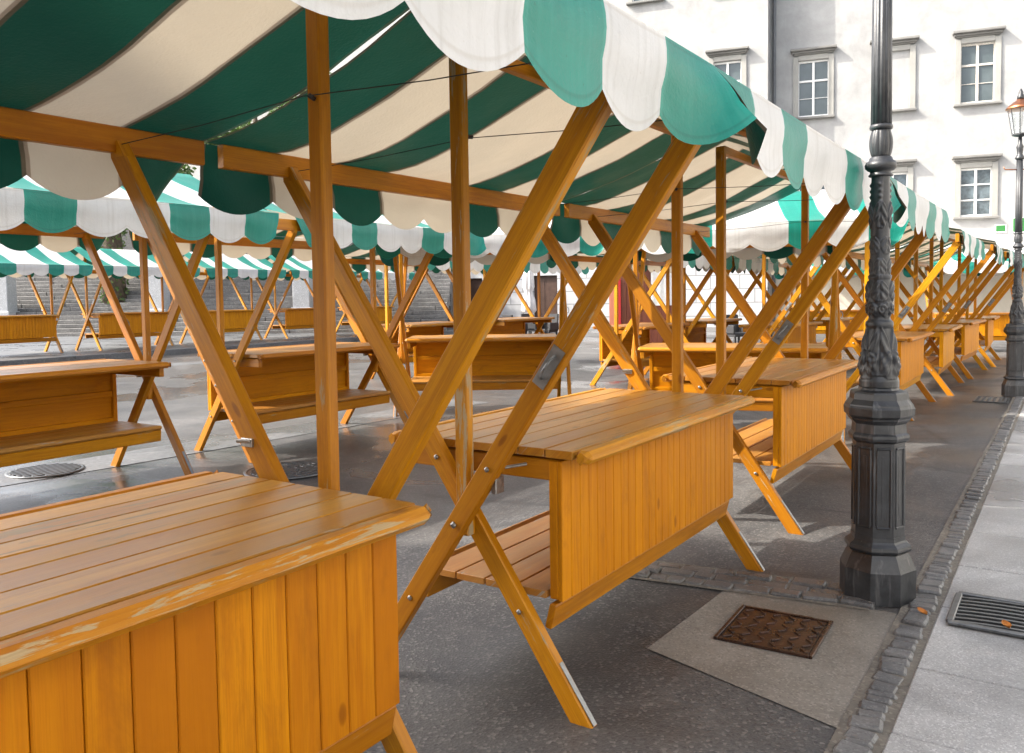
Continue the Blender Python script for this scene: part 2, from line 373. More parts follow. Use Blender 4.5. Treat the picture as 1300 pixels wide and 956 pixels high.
# ------------------------------------------------------------------ camera
S=1.45
cam=bpy.data.cameras.new('camera'); co=bpy.data.objects.new('camera',cam); COL.objects.link(co); scene.camera=co
YAW,PIT,ROLL=R(33.637),R(-3.044),R(-.811)
fw=Vector((math.cos(YAW)*math.cos(PIT),math.sin(YAW)*math.cos(PIT),math.sin(PIT)))
rt=Vector((math.sin(YAW),-math.cos(YAW),0)); up=rt.cross(fw)
c,s=math.cos(ROLL),math.sin(ROLL); r2=c*rt+s*up; u2=-s*rt+c*up
mw=Matrix((( r2.x,u2.x,-fw.x,0),(r2.y,u2.y,-fw.y,0),(r2.z,u2.z,-fw.z,S),(0,0,0,1)))
co.matrix_world=mw
cam.sensor_fit='HORIZONTAL'; cam.sensor_width=36; cam.lens=36*1065.94/1300; cam.shift_y=-44.5/1300; cam.clip_start=.05; cam.clip_end=3000
scene.render.resolution_x=1024; scene.render.resolution_y=753

# ------------------------------------------------------------------ light
w=bpy.data.worlds.new('World'); scene.world=w; w.use_nodes=True; nt=w.node_tree
sky=nt.nodes.new('ShaderNodeTexSky'); sky.sky_type='NISHITA'; sky.sun_disc=False
TR=Vector((1.3,-1.6,-1.75)).normalized()            # direction the sunlight travels
el=math.asin(-TR.z); az=math.atan2(-TR.y,-TR.x)     # direction towards the sun
sky.sun_elevation=el; sky.sun_rotation=math.pi/2-az
sky.air_density=.75; sky.dust_density=4.5; sky.ozone_density=.2
hs=nt.nodes.new('ShaderNodeHueSaturation'); hs.inputs['Saturation'].default_value=.5; nt.links.new(sky.outputs[0],hs.inputs['Color']); nt.links.new(hs.outputs[0],nt.nodes['Background'].inputs[0]); nt.nodes['Background'].inputs[1].default_value=.15
sl=bpy.data.lights.new('sun','SUN'); sl.energy=2.3; sl.angle=R(.53); sl.color=(1,.93,.82)
so=bpy.data.objects.new('sun',sl); COL.objects.link(so); so.rotation_euler=TR.to_track_quat('-Z','Y').to_euler()
vs=scene.view_settings; vs.view_transform='Standard'; vs.look='None'; vs.exposure=1.88; vs.gamma=1; vs.use_curve_mapping=False
scene.cycles.max_bounces=8; scene.cycles.diffuse_bounces=4; scene.cycles.transparent_max_bounces=6

# ------------------------------------------------------------------ market stall
KS=.695; ZP=.647; ZT=2.0; FX=.985
def yA(z): return -KS*(z-ZP)          # front top -> back foot
def yB(z): return KS*(z-ZP)           # back top -> front foot

def canopy_mesh(seed,curl=None,tilt=0.0,ZR=2.41):
    rr=random.Random(seed); L=2.64; H=.955; SK=.125; ZE=2.092; NU=48; NV=20
    ph=[rr.uniform(0,6.28) for _ in range(6)]
    sagx=[rr.uniform(.6,1.3) for _ in range(2)]
    def surf(x,v):
        a=abs(v); y=v*H
        ze=ZE-(tilt if v>0 else 0); z=ze+(ZR-ze)*(1-a)
        z-= .062*math.sin(math.pi*(1-a)**.8)*(.75+.25*math.sin(x*2.1+ph[0]))
        z-= .018*math.sin(math.pi*(x/L+.5))*(1-a*.7)
        z+= (.007*math.sin(x*9.5+ph[1]+v*2.5) + .0045*math.sin(x*17-v*9+ph[2]) + .003*math.sin(x*29+v*14+ph[5]))*math.sin(math.pi*(1-a))**.7
        return Vector((x-SK*v,y,z))
    can=MB()
    can.grid(lambda i,j:surf(-L/2+L*i/NU,-1+2*j/NV), lambda i,j:(L*i/NU*.99999+1e-5,(-1+2*j/NV)*1.03), NU,NV)
    vals=[]
    for sgn in (-1,1):
        m=MB(); per=12; n=8*per; nv=6
        amp=[rr.uniform(-1,1) for _ in range(9)]; ce=(curl or (rr.uniform(-.03,.06),rr.uniform(-.03,.06)))
        lens=[.19+.068*rr.uniform(.94,1.06) for _ in range(8)]
        def P(i,j,sgn=sgn):
            u=i/per; k=min(int(u),7); f=u-k; x=-L/2+L*i/n
            ln=.192+(lens[k]-.192)*(1-abs(2*f-1)**2.1)
            t=j/nv; d=ln*t
            e=surf(x,sgn*1.0); x=e.x
            out=.010*math.sin(math.pi*min(1,t*1.5))+.014*t*math.sin(u*1.3+ph[3]+sgn)+.006*t*math.sin(u*3.1+ph[4])+.005*t*amp[k]*math.sin(math.pi*f)
            xx=x
            for q,edge in ((0,i/n*L),(1,(1-i/n)*L)):
                if edge<.32:
                    g=((.32-edge)/.32)**1.6; out+=ce[q]*g*t**1.1*1.0; xx+=(1 if q==0 else -1)*.075*g*t; 
            return Vector((xx,sgn*(H+.006+out),e.z-.004-d*(1-.06*abs(out)*8)))
        def UV(i,j):
            return (max(1e-5,min(2.64-1e-5,L*i/n+ (1e-5 if i<n else 0))),sgn*(1.05+.25*j/nv))
        m.grid(P if sgn>0 else (lambda i,j:P(n-i,j)), UV if sgn>0 else (lambda i,j:UV(n-i,j)), n,nv)
        vals.append(m)
    return can,vals

def add_canopy(root,seed,dx=0.0,curl=None):
    can,vals=canopy_mesh(seed,curl,.037 if seed<20 else 0.0,2.41 if seed<20 else (2.47 if seed<30 else 2.58))
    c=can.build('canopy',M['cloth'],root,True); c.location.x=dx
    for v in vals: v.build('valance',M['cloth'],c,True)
    return c

def make_stall(seed=1,board=.066):
    rr=random.Random(seed)
    root=empty('market_stall')
    # counter top: grooved planks with a thicker rounded lip front and back
    t=MB(); n=7; y0,y1=-.40,.385; w=(y1-y0)/n
    for i in range(n):
        y=y0+w*(i+.5); t.bar((-.905,y,.905+rr.uniform(-.001,.001)),(.905,y,.905),w-.005,.030,(0,0,1),.003,0)
    t.box((0,-.005,.884),(1.70,.74,.008),.001,0)
    top=t.build('table_top',M['top'],root)
    for y,ww in ((-.432,.062),(.415,.058)):
        e=MB(); e.bar((-.91,y,.899),(.91,y,.899),ww,.046,(0,0,1),.016,0,er=.03); e.build('edge_board',M['edge'],top)
    for x in (-.865,.865): c=MB(); c.bar((x,-.33,.842),(x,.37,.842),.04,.074,(0,0,1),.004); c.build('cleat',M['beam'],root)
    # front panel of vertical boards
    p=MB(); nb=int(round(1.78/board)); bw=1.78/nb
    for i in range(nb):
        x=-.89+bw*(i+.5); p.bar((x,-.337+rr.uniform(-.0007,.0007),.382),(x,-.337,.877),.018,bw-.0022,(1,0,0),.003)
    p.box((0,-.3265,.63),(1.75,.003,.48),.0005)
    for x in (-.872,.872): p.bar((x,-.310,.386),(x,-.310,.875),.034,.034,(1,0,0),.003)
    for z in (.42,.64,.845): p.bar((-.853,-.313,z),(.853,-.313,z),.028,.05,(0,0,1),.003)
    p.build('front_panel',M['panel'] if board<.08 else M['panelwide'],root)
    # shelf
    s=MB(); n=4
    for i in range(n):
        y=-.285+.135*(i+.5)-.0; s.bar((-.895,y,.398),(.895,y,.398),.129,.026,(0,0,1),.003)
    s.bar((-.90,.285,.396),(.90,.285,.396),.036,.036,(0,0,1),.014,er=.01)
    s.build('shelf',M['shelf'],root)
    r_=MB(); r_.bar((-.90,-.300,.325),(.90,-.300,.325),.026,.092,(0,-.25,1),.004); r_.build('rail',M['leg'],root)
    r_=MB(); r_.bar((-.90,.268,.333),(.90,.268,.333),.026,.088,(0,.1,1),.004); r_.build('rail',M['leg'],root)
    for sx in (-1,1):
        xo=sx*(FX+.047); xi=sx*(FX-.047)
        for nm,yf,x in (('A',yA,xo),('B',yB,xi)):
            m=MB(); zk=ZP+(.945-.044)/KS
            m.shear((x,yf(0),0),(x,yf(zk),zk),.088,.042,.005)
            yt=yf(ZT); yo=.945 if yt>0 else -.945; yi=yt-.044 if yt>0 else yt+.044
            rg=lambda a,b,z:[(x+p*.021*q,yy,z) for p,q,yy in ((-1,.76,a),(1,.76,a),(1,1,a+(b-a)*.06),(1,1,b-(b-a)*.06),(1,.76,b),(-1,.76,b),(-1,1,b-(b-a)*.06),(-1,1,a+(b-a)*.06))]
            lo,hi=sorted((yf(zk)-.044,yf(zk)+.044)); lo2,hi2=sorted((yo,yi)); m.loft([rg(lo,hi,zk),rg(lo2,hi2,ZT)])
            lg=m.build('leg',M['leg'],root)
            sg=1 if yf is yA else -1
            fp=MB(); a=Vector((x,yf(.0)+sg*.0455,.004)); b=Vector((x,yf(.19)+sg*.0455,.19))
            fp.bar(a,b,.022,.004,(0,1,KS*sg),.001); fp.build('foot_plate',M['steel'],lg)
            for z in (.345,.86):
                cx=x+sx*.021; bm=MB(); bm.bar((cx,yf(z),z),(cx+sx*.010,yf(z),z),.018,.018,(0,0,1),.006); bm.build('bolt',M['bolt'],lg)
            if nm=='A':
                bm=MB(); bm.bar((x+sx*.021,0,ZP),(x+sx*.033,0,ZP),.024,.024,(0,0,1),.009); bm.build('bolt',M['bolt'],lg)
            if nm=='A' and sx<0:
                h=MB(); zc=1.22; d=Vector((0,-KS,1)).normalized(); cc=Vector((x-.0225,yA(zc),zc))
                h.bar(cc-d*.075,cc+d*.075,.05,.004,(1,0,0),.001)
                pts=[cc+d*(.045*math.cos(a))+Vector((-.004-.022*math.sin(a),0,0)) for a in [math.pi*k/8 for k in range(9)]]
                h.tube(pts,.005,6)
                h.build('handle',M['steel'],lg)
            if nm=='B' and sx>0:
                h=MB(); z=1.02; cc=Vector((x-.024,yB(z)+.01,z)); h.box(cc,(.012,.05,.026),.002); h.bar(cc+Vector((-.006,-.02,.006)),cc+Vector((-.02,.025,.006)),.012,.012,(0,0,1),.003); h.build('clamp',M['bolt'],lg)
        # clip that locks the counter to the outer leg
        q=MB(); z=.80; q.box((sx*(FX+.02),yA(z)-.05,z),(.05,.022,.06),.003); q.bar((sx*(FX+.01),yA(z)-.075,.86),(sx*(FX-.03),yA(z)-.14,.872),.014,.010,(0,0,1),.003); q.build('clip',M['bolt'],root)
        m=MB(); m.bar((sx*FX,0,ZP-.05),(sx*FX,0,2.35),.044,.054,(0,1,0),.005); m.build('post',M['post'],root)
        # cord from beam to beam
        wv=MB(); 
        for yy in (-.91,0):
            a=Vector((sx*(FX-.06),yy,1.985 if yy else 2.02)); b=Vector((sx*(FX-.06),yy+.91,2.02 if yy else 1.985))
            wv.tube([a,(a+b)/2-Vector((0,0,.007)),b],.0017,5)
        wv.bar((sx*(FX-.055),-.02,2.02),(sx*(FX-.015),.0,2.02),.014,.014,(0,0,1),.005)
        wv.build('tie_cord',M['wire'],root)
    for sy in (-1,1):
        m=MB(); m.bar((-1.28 if sy>0 else -1.2,sy*.925,2.004),(1.27 if sy>0 else 1.2,sy*.925,2.004),.036,.09,(0,0,1),.004); m.build('roof_beam',M['beam'],root)
    m=MB(); m.bar((-.96,0,2.335),(.96,0,2.335),.04,.05,(0,0,1),.004); m.build('ridge_beam',M['beam'],root)
    return root

proto=make_stall(1,.066)
wide=make_stall(2,.092)
GRP='wooden market stalls under green and white striped awnings'
used=set()
def stall(x,y,rz,label,seed=None,dx=0.0,src=None,curl=None,z=0.0):
    src=src or proto
    if id(src) not in used: o=src; used.add(id(src))
    else: o=copy_tree(src,None,skip=('canopy',))
    o.location=(x,y,z); o.rotation_euler=(0,0,rz); tag(o,label,'market stall',GRP)
    if isinstance(seed,int): add_canopy(o,seed,dx,curl)
    else:
        c=copy_tree(seed,o); c.location.x=dx
    return o
# front row, panels towards the pavement (-y)
YR=1.8035
stall(.745,YR,0,'nearest stall, big worn counter filling the lower left corner',11,.105,wide,(.02,.15))
stall(3.378,YR,0,'stall with grey metal handle on its brace, left of the first lamp post',12,.115,None,(.13,.10))
stall(6.04,YR,0,'stall directly behind the base of the ornate lamp post, its counter half sunlit',13,.10,None,(.10,.02))
SH=bpy.data.objects
far_c=None
s4=stall(11.2,1.93,0,'first stall to the right of the lamp post shaft, bright sunlit brace above its counter',14,.0)
far_c=[c for c in s4.children if c.name.startswith('canopy')][0]
stall(13.9,1.83,R(1.5),'second stall to the right of the lamp post, counter partly behind the first one',far_c,.0)
stall(16.5,1.75,R(-2),'third stall right of the lamp post, before the last of the front row',far_c,.0)
stall(19.1,1.65,R(1),'last and smallest stall of the front row, beside the second lamp post',far_c,.0)
# back row, open sides towards the front row
def zf(y): return 0 if y<2.8 else (.017*(y-2.8) if y<8 else .0884+.004*(min(y,18)-8))
stall(3.06,6.27,math.pi,'back row stall at the left edge, open shelf side and round drain beneath',21,-.12,None,(.05,.10),z=zf(6.27))
stall(5.75,6.27,math.pi,'back row stall seen between the brace and tall post of the nearest stall',22,-.22,None,(.10,.06),z=zf(6.27))
a3=math.atan2(4.87-6.57,8.63-7.50)
stall(8.35,5.98,a3+math.pi,'stall turned to show its open shelf, framed by the crossed braces in the centre',23,.0,z=zf(5.9))
a4=math.atan2(1.69-3.61,8.46-7.91)
stall(8.40,2.88,a4+math.pi,'stall turned sideways under glaring white awning, behind the lamp post stall',24,-.08,None,(.02,.02))
for X,Y,rz,lab in ((12.5,5.75,math.pi,'far stall in the middle distance before the red brown kiosk'),
        (15.2,5.75,math.pi,'far stall just beyond the one before the red brown kiosk'),
        (14.3,4.05,0,'far stall with scalloped awning before the white block wall, nearer of two'),
        (17.0,4.05,0,'far stall with scalloped awning before the white block wall, farther of two'),
        (24.0,5.5,R(-70),'far stall with red brown inner panel before the beige ground floor wall'),
        (11.4,9.4,math.pi,'far stall out on the square left of the red brown kiosk, nearer of two'),
        (14.2,9.4,math.pi,'far stall out on the square left of the red brown kiosk, farther of two'),
        (22.6,1.9,R(-72),'small dark stall closing the aisle left of the second lamp post')):
    stall(X,Y,rz,lab,far_c,.0,z=zf(Y))
# row along the far street, panels towards the camera, on a raised pavement
street_c=None
for x,lab in ((9.75,'street side stall at the left edge, panel fully in view'),
              (12.75,'second street side stall from the left, its panel between two slanting braces'),
              (15.75,'third street side stall from the left, panel seen left of the tall near post'),
              (18.75,'fourth street side stall from the left, mostly hidden by the tall near post'),
              (21.75,'last street side stall on the right, small panel before the grey steps')):
    o=stall(x,20.6,R(2),lab,street_c or 31,0,z=.26); o.scale=(1.10,1.0,1.0)
    if street_c is None: street_c=[c for c in o.children if c.name.startswith('canopy')][0]

# ------------------------------------------------------------------ ground
def sheet(name,poly,z,mat,kind='structure'):
    m=MB(); m.quad([(x,y,z+zf(y)) for x,y in poly],uv=[(x,y) for x,y in poly]); o=m.build(name,mat); o['kind']=kind; return o
m=MB()
for ya,yb in ((-300,2.8),(2.8,8),(8,18),(18,300)): m.quad([(-300,ya,zf(ya)),(300,ya,zf(ya)),(300,yb,zf(yb)),(-300,yb,zf(yb))])
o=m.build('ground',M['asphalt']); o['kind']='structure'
sheet('concrete_patch',[(2.84,.585),(4.03,.625),(4.04,1.38),(3.10,1.42)],.004,M['concrete'])
sheet('concrete_strip',[(-2,7.05),(9.0,6.35),(9.0,6.92),(-2,7.60)],.004,M['far'])
sheet('gutter_path',[(-6,15.4),(30,15.4),(30,16.1),(-6,16.1)],.004,M['far'])
m=MB(); m.box((10,30.2,.13),(70,23.2,.26),.01); o=m.build('far_pavement',M['far']); o['kind']='structure'
# pavement slabs on the right
m=MB(); rr=random.Random(5); 
m.box((10,-4.06,-.025),(40,9.0,.058),.002,1)
x=-4.0
while x<26:
    L=rr.uniform(.42,.78); y=.475
    for W in (.40,.52,.62,.8,1.1):
        m.bar((x+.005,y-W/2,-.012+rr.uniform(-.003,.003)),(x+L-.006,y-W/2,-.012+rr.uniform(-.003,.003)),W-.012,.05,(0,0,1),.008,0); y-=W
    x+=L
o=m.build('pavement',[M['slab'],M['joint']]); o['kind']='structure'
def setts(name,pts,nrow,rw,length,seed):
    """narrow stones laid side by side along a line"""
    rr=random.Random(seed); m=MB(); a=Vector(pts[0]); b=Vector(pts[1]); d=(b-a).normalized(); q=Vector((-d.y,d.x,0)); T=(b-a).length
    m.quad([a-q*.02+Vector((0,0,.007)),b-q*.02+Vector((0,0,.007)),b+q*(nrow*rw+.02)+Vector((0,0,.007)),a+q*(nrow*rw+.02)+Vector((0,0,.007))],1)
    for r in range(nrow):
        t=rr.uniform(-.05,0)
        while t<T:
            l=length*rr.uniform(.6,1.45); w_=rw*rr.uniform(.78,.97); cc=a+d*(t+l/2)+q*(rw*(r+.5)+rr.uniform(-.004,.004))
            hz=rr.uniform(.006,.021); dd=(d+q*rr.uniform(-.14,.14)).normalized()
            A=cc-dd*(l/2-.005); B=cc+dd*(l/2-.005)
            m.bar((A.x,A.y,hz-.02),(B.x,B.y,hz-.02+rr.uniform(-.004,.004)),w_,.05,(rr.uniform(-.06,.06),rr.uniform(-.06,.06),1),.010,0,er=.009)
            t+=l
    o=m.build(name,[M['sett'],M['joint']]); o['kind']='structure'; return o
setts('sett_kerb',((-2.5,.485,0),(24,.485,0)),1,.115,.062,31)
setts('sett_band',((4.30,.78,0),(4.02,2.75,0)),3,.095,.135,32)
# manhole with raised pattern
def cover(name,loc,rz,w,h,label,mat,pattern='herring'):
    root=empty(name,loc,rz,label,'manhole cover'); f=MB()
    for sx in (-1,1): f.box((sx*(w/2-.008),0,.006),(.016,h,.012),.002); f.box((0,sx*(h/2-.008),.006),(w-.034,.016,.012),.002)
    f.build('rim',mat,root); p=MB(); p.box((0,0,.003),(w-.04,h-.04,.008),.002); rr=random.Random(3)
    nx=int(w/.062); ny=int(h/.058)
    for i in range(nx):
        for j in range(ny):
            x=-w/2+.045+(w-.09)*i/(nx-1); y=-h/2+.045+(h-.09)*j/(ny-1); a=R(45 if (i+j)%2 else -45)
            d=Vector((math.cos(a),math.sin(a),0))*.020
            p.bar(Vector((x,y,.0085))-d,Vector((x,y,.0085))+d,.011,.008,(0,0,1),.003)
    p.build('plate',mat,root); return root
cover('manhole_cover',(3.545,1.03,.005),R(92),.40,.42,'rusty rectangular manhole cover set in the pale concrete near the lamp post',M['rust'])
def round_cover(loc,r,label,ring):
    root=empty('round_manhole_cover',loc,0,label,'manhole cover'); m=MB()
    m.lathe([(r,0),(r,.008),(r-.025,.010),(r-.03,.006),(r-.035,.006)],40,caps=False); m.build('rim',M['grate'],root,True)
    p=MB()
    if ring:
        p.lathe([(.001,.004),(r-.036,.004)],40,caps=False,m=1)
        k=9
        for i in range(k):
            y=-r*.8+1.6*r*i/(k-1); x=math.sqrt(max(0,(r*.9)**2-y*y)); p.bar((-x,y,.009),(x,y,.009),.030,.010,(0,0,1),.003)
    else:
        p.lathe([(.001,.006),(r-.036,.006)],40,caps=False)
        for q in (.25,.45,.65,.82):
            for i in range(int(36*q)):
                a=2*math.pi*i/int(36*q); c=Vector((math.cos(a)*r*q,math.sin(a)*r*q,.008)); d=Vector((-math.sin(a),math.cos(a),0))*.018; p.bar(c-d,c+d,.020,.007,(0,0,1),.003)
    p.build('plate',[M['grate'],M['pit']],root); return root
round_cover((4.67,5.34,.048),.35,'round wet manhole cover on the asphalt behind the near post',False)
round_cover((3.56,6.99,.076),.29,'round slotted drain cover at the far left under the back row stall',True)
fc=cover('manhole_cover',(12.65,.84,.005),R(90),.40,.60,'small pale manhole cover far along the aisle before the second lamp post',M['grate'])
# gutter grate
g=empty('drain_grate',(4.18,.165,.026),0,'grey barred drain grate in the pavement slabs at the right edge','drain grate')
m=MB(); m.box((0,0,-.004),(.40,.46,.004),.001); m.build('pit',M['pit'],g)
m=MB()
for sx in (-1,1): m.box((sx*.205,0,.002),(.03,.50,.016),.004); m.box((0,sx*.245,.002),(.38,.03,.016),.004)
m.build('frame',M['grate'],g); m=MB()
for i in range(8):
    x=-.185+.33*i/7; 
    pts=[Vector((x+.03*(1-(2*k/8-1)**2),-.23+.46*k/8,.003)) for k in range(9)]
    m.loft([[p+Vector((-.009,0,-.003)),p+Vector((.009,0,-.003)),p+Vector((.009,0,.003)),p+Vector((-.009,0,.003))] for p in pts])
m.build('bars',M['grate'],g)

M['dryleaf']=plain('dry_orange_leaf',(.42,.15,.02),.6,0,.3,40)
for i,(x,y,z,lab) in enumerate(((4.03,.20,.036,'small dry orange leaf lying on the drain grate'),(4.02,.52,.032,'small dry orange leaf lying on the setts beside the lamp post'))):
    m=MB(); a=rnd.uniform(0,6); n=8
    m.grid(lambda i,j:Vector((.05*(i/n-.5),(.022*math.sin(math.pi*i/n)**.7+.001)*(j/4-.5)*2*.8,.004+.010*(j/4-.5)**2*4+.006*math.sin(3*i/n+x))),lambda i,j:(i/n,j/4),n,4)
    o=m.build('fallen_leaf',M['dryleaf'],None,True,(x,y,z),a); tag(o,lab,'leaf','dry leaves lying on the ground')
# ------------------------------------------------------------------ lamp posts
def make_lamp():
    root=empty('street_lamp')
    o8=R(.5)
    m=MB(); m.lathe([(.170,0),(.170,.150),(.166,.158),(.146,.205),(.134,.226)],8,rot=o8)
    m.lathe([(.130,.226),(.144,.234),(.150,.246),(.147,.262),(.128,.276),(.122,.284),(.121,.305)],8,rot=o8)
    m.lathe([(.118,.300),(.116,.750)],8,rot=o8)
    m.build('base',M['iron'],root)
    p=MB()
    for k in range(8):
        a=o8+2*math.pi*(k+.5)/8; nx,ny=math.cos(a),math.sin(a); tx,ty=-ny,nx; ri=.1085
        for s_ in (-1,1): p.bar((nx*ri+tx*.030*s_,ny*ri+ty*.030*s_,.355),(nx*(ri-.0015)+tx*.030*s_,ny*(ri-.0015)+ty*.030*s_,.715),.010,.012,(nx,ny,0),.004)
        for z in (.350,.720): p.bar((nx*ri-tx*.030,ny*ri-ty*.030,z),(nx*ri+tx*.030,ny*ri+ty*.030,z),.012,.010,(0,0,1),.004)
        p.bar((nx*(ri-.001),ny*(ri-.001),.39),(nx*(ri-.002),ny*(ri-.002),.685),.004,.020,(tx,ty,0),.004)
    p.build('base_panel',M['iron'],root)
    m=MB(); m.lathe([(.117,.744),(.132,.756),(.136,.768),(.134,.780),(.122,.790),(.119,.830),(.124,.836),(.138,.850),(.140,.858),(.156,.872),(.158,.905),(.152,.915),(.150,.922),(.132,.945),(.128,.972),(.124,.980),(.094,.988),(.088,1.0)],8,rot=o8)
    m.build('collar',M['iron'],root)
    def leaf(th,z):
        def lobe(z0,z1,n,ph,amp):
            if z<z0 or z>z1: return 0
            t=(z-z0)/(z1-z0); d=((th*n/(2*math.pi)+ph)%1-.5)*2; wd=math.sin(math.pi*min(1,t*.8+.12))**.8
            if abs(d)>wd: return 0
            e=1-(abs(d)/wd)**2
            return amp*(e**.35)*(.55+.45*t)*(1-.6*math.exp(-(d*7)**2))*(1+.35*math.cos(abs(d)*9+t*15))
        def ring(n,z0,rz,amp):
            d=((th*n/(2*math.pi))%1-.5)/n*2*math.pi*.07; q=math.hypot(d,z-z0); return amp*math.exp(-((q-rz)/.0055)**2)+amp*.9*math.exp(-(q/.006)**2)
        P4=.39
        return (lobe(1.055,1.275,4,P4,.016)+lobe(1.04,1.17,4,P4+.5,.011)+lobe(1.40,1.495,4,P4,.011)+lobe(1.325,1.395,4,P4+.5,.008)+ring(8,1.365,.018,.007)
                +lobe(1.52,1.60,4,P4,.007)+lobe(1.62,1.70,4,P4+.5,.007)+lobe(1.74,1.86,4,P4,.012)+(.007*math.exp(-((((th*4/(2*math.pi)+P4)%1-.5)*8)**2))*(.55+.45*math.cos(z*230)) if 1.86<z<1.95 else 0))
    prof=[(.088,1.0),(.088,1.03),(.081,1.05),(.076,1.10),(.067,1.17),(.055,1.25),(.050,1.275),(.060,1.282),(.062,1.292),(.060,1.305),(.050,1.315),(.047,1.325)]
    z=1.33
    while z<1.505: prof.append((.047+.010*math.sin(math.pi*(z-1.325)/.18),z)); z+=.004
    prof+=[(.050,1.506),(.052,1.512),(.050,1.520),(.044,1.524)]
    dense=[]
    for (ra,za),(rb,zb) in zip(prof,prof[1:]):
        n=max(1,int((zb-za)/.004))
        for i in range(n): dense.append((ra+(rb-ra)*i/n,za+(zb-za)*i/n))
    zz=1.525
    while zz<1.982: dense.append((.0435-.003*(zz-1.525)/.45,zz)); zz+=.004
    m=MB(); m.lathe(dense,168,fn=leaf); m.build('leaf_column',M['iron'],root,True)
    m=MB(); m.lathe([(.041,1.978),(.052,1.980),(.054,1.986),(.046,1.994),(.046,2.002),(.058,2.008),(.068,2.018),(.070,2.032),(.064,2.046),(.052,2.054),(.050,2.064),(.044,2.070)],36)
    m.build('ring',M['iron'],root,True)
    def vleaf(th,z):
        t=(z-2.07)/.125; d=((th*6/(2*math.pi))%1-.5)*2; return .007*math.sin(math.pi*max(0,min(1,t)))**.5*max(0,1-d*d)**.5*(1-.5*math.exp(-(d*6)**2))
    m=MB(); m.lathe([(.038+.008*math.sin(math.pi*i/30)*(1-.3*i/30),2.07+.125*i/30) for i in range(31)],120,fn=vleaf); m.lathe([(.040,2.192),(.049,2.197),(.051,2.206),(.049,2.214),(.043,2.219)],36)
    m.build('leaf_vase',M['iron'],root,True)
    m=MB(); m.lathe([(.0455,2.217),(.0445,2.5),(.039,3.2)],96,fn=lambda th,z:-.004*(.5+.5*math.cos(th*12))**2); m.lathe([(.043,3.19),(.056,3.2),(.058,3.215),(.046,3.235),(.034,3.26),(.040,3.33),(.045,3.36),(.026,3.40),(.022,3.50)],32)
    m.build('shaft',M['iron'],root,True)
    m=MB(); 
    for s_ in (-1,1): m.tube([(0,0,3.06),(s_*.20*math.cos(R(-56)),s_*.20*math.sin(R(-56)),3.06),(s_*.215*math.cos(R(-56)),s_*.215*math.sin(R(-56)),3.09)],.008,8)
    m.build('ladder_bar',M['copper'],root,True)
    lan=MB(); lan.lathe([(.02,3.49),(.085,3.505),(.10,3.515),(.10,3.53),(.09,3.535)],8,rot=o8); 
    for k in range(8):
        a=o8+2*math.pi*k/8; lan.bar((math.cos(a)*.095,math.sin(a)*.095,3.53),(math.cos(a)*.150,math.sin(a)*.150,3.86),.008,.008,(0,0,1),.002)
    ln=lan.build('lantern',M['iron'],root)
    gl=MB(); gl.lathe([(.092,3.53),(.147,3.86)],8,rot=o8,caps=False); gl.build('glass',M['lglass'],ln)
    cp=MB(); cp.lathe([(.15,3.855),(.178,3.86),(.180,3.872),(.150,3.905),(.095,3.95),(.060,3.975),(.05,3.99)],24); cp.build('cap',M['copper'],ln,True)
    fi=MB(); fi.lathe([(.05,3.985),(.045,4.03),(.028,4.06),(.030,4.08),(.008,4.13)],16); fi.build('finial',M['iron'],ln,True)
    return root
lamp=make_lamp(); lamp.location=(4.235,.745,.004)
tag(lamp,'tall ornate grey cast iron lamp post in the foreground at the right','lamp post','ornate cast iron lamp posts')
l2=copy_tree(lamp); l2.location=(13.28,.60,.004)
tag(l2,'smaller far lamp post with glass lantern and copper cap at the right edge','lamp post','ornate cast iron lamp posts')

# ------------------------------------------------------------------ white building
P0=Vector((35.835,3.981,0)); FD=Vector((math.sin(R(13)),-math.cos(R(13)),0)); FRZ=math.atan2(FD.y,FD.x)
bld=empty('white_building',P0,FRZ,'long white plastered building with stone framed windows behind the market','building')
def wall(name,x0,x1,z0,z1,y,holes,mat,depth=.22,parent=bld,thick=.5):
    xs=sorted({x0,x1,*[h[0] for h in holes],*[h[1] for h in holes]}); zs=sorted({z0,z1,*[h[2] for h in holes],*[h[3] for h in holes]})
    m=MB()
    for i in range(len(xs)-1):
        for j in range(len(zs)-1):
            cx=(xs[i]+xs[i+1])/2; cz=(zs[j]+zs[j+1])/2
            if any(h[0]<cx<h[1] and h[2]<cz<h[3] for h in holes): continue
            m.quad([(xs[i],y,zs[j]),(xs[i+1],y,zs[j]),(xs[i+1],y,zs[j+1]),(xs[i],y,zs[j+1])])
    for a,b,c,d in holes:
        e=y+depth
        m.quad([(a,y,c),(a,e,c),(a,e,d),(a,y,d)]); m.quad([(b,y,c),(b,y,d),(b,e,d),(b,e,c)])
        m.quad([(a,y,d),(a,e,d),(b,e,d),(b,y,d)]); m.quad([(a,y,c),(b,y,c),(b,e,c),(a,e,c)])
    e=y+thick
    m.quad([(x0,y,z0),(x0,y,z1),(x0,e,z1),(x0,e,z0)]); m.quad([(x1,y,z0),(x1,e,z0),(x1,e,z1),(x1,y,z1)]); m.quad([(x0,y,z1),(x1,y,z1),(x1,e,z1),(x0,e,z1)])
    m.quad([(x0,e,z0),(x0,e,z1),(x1,e,z1),(x1,e,z0)])
    return m.build(name,mat,parent)
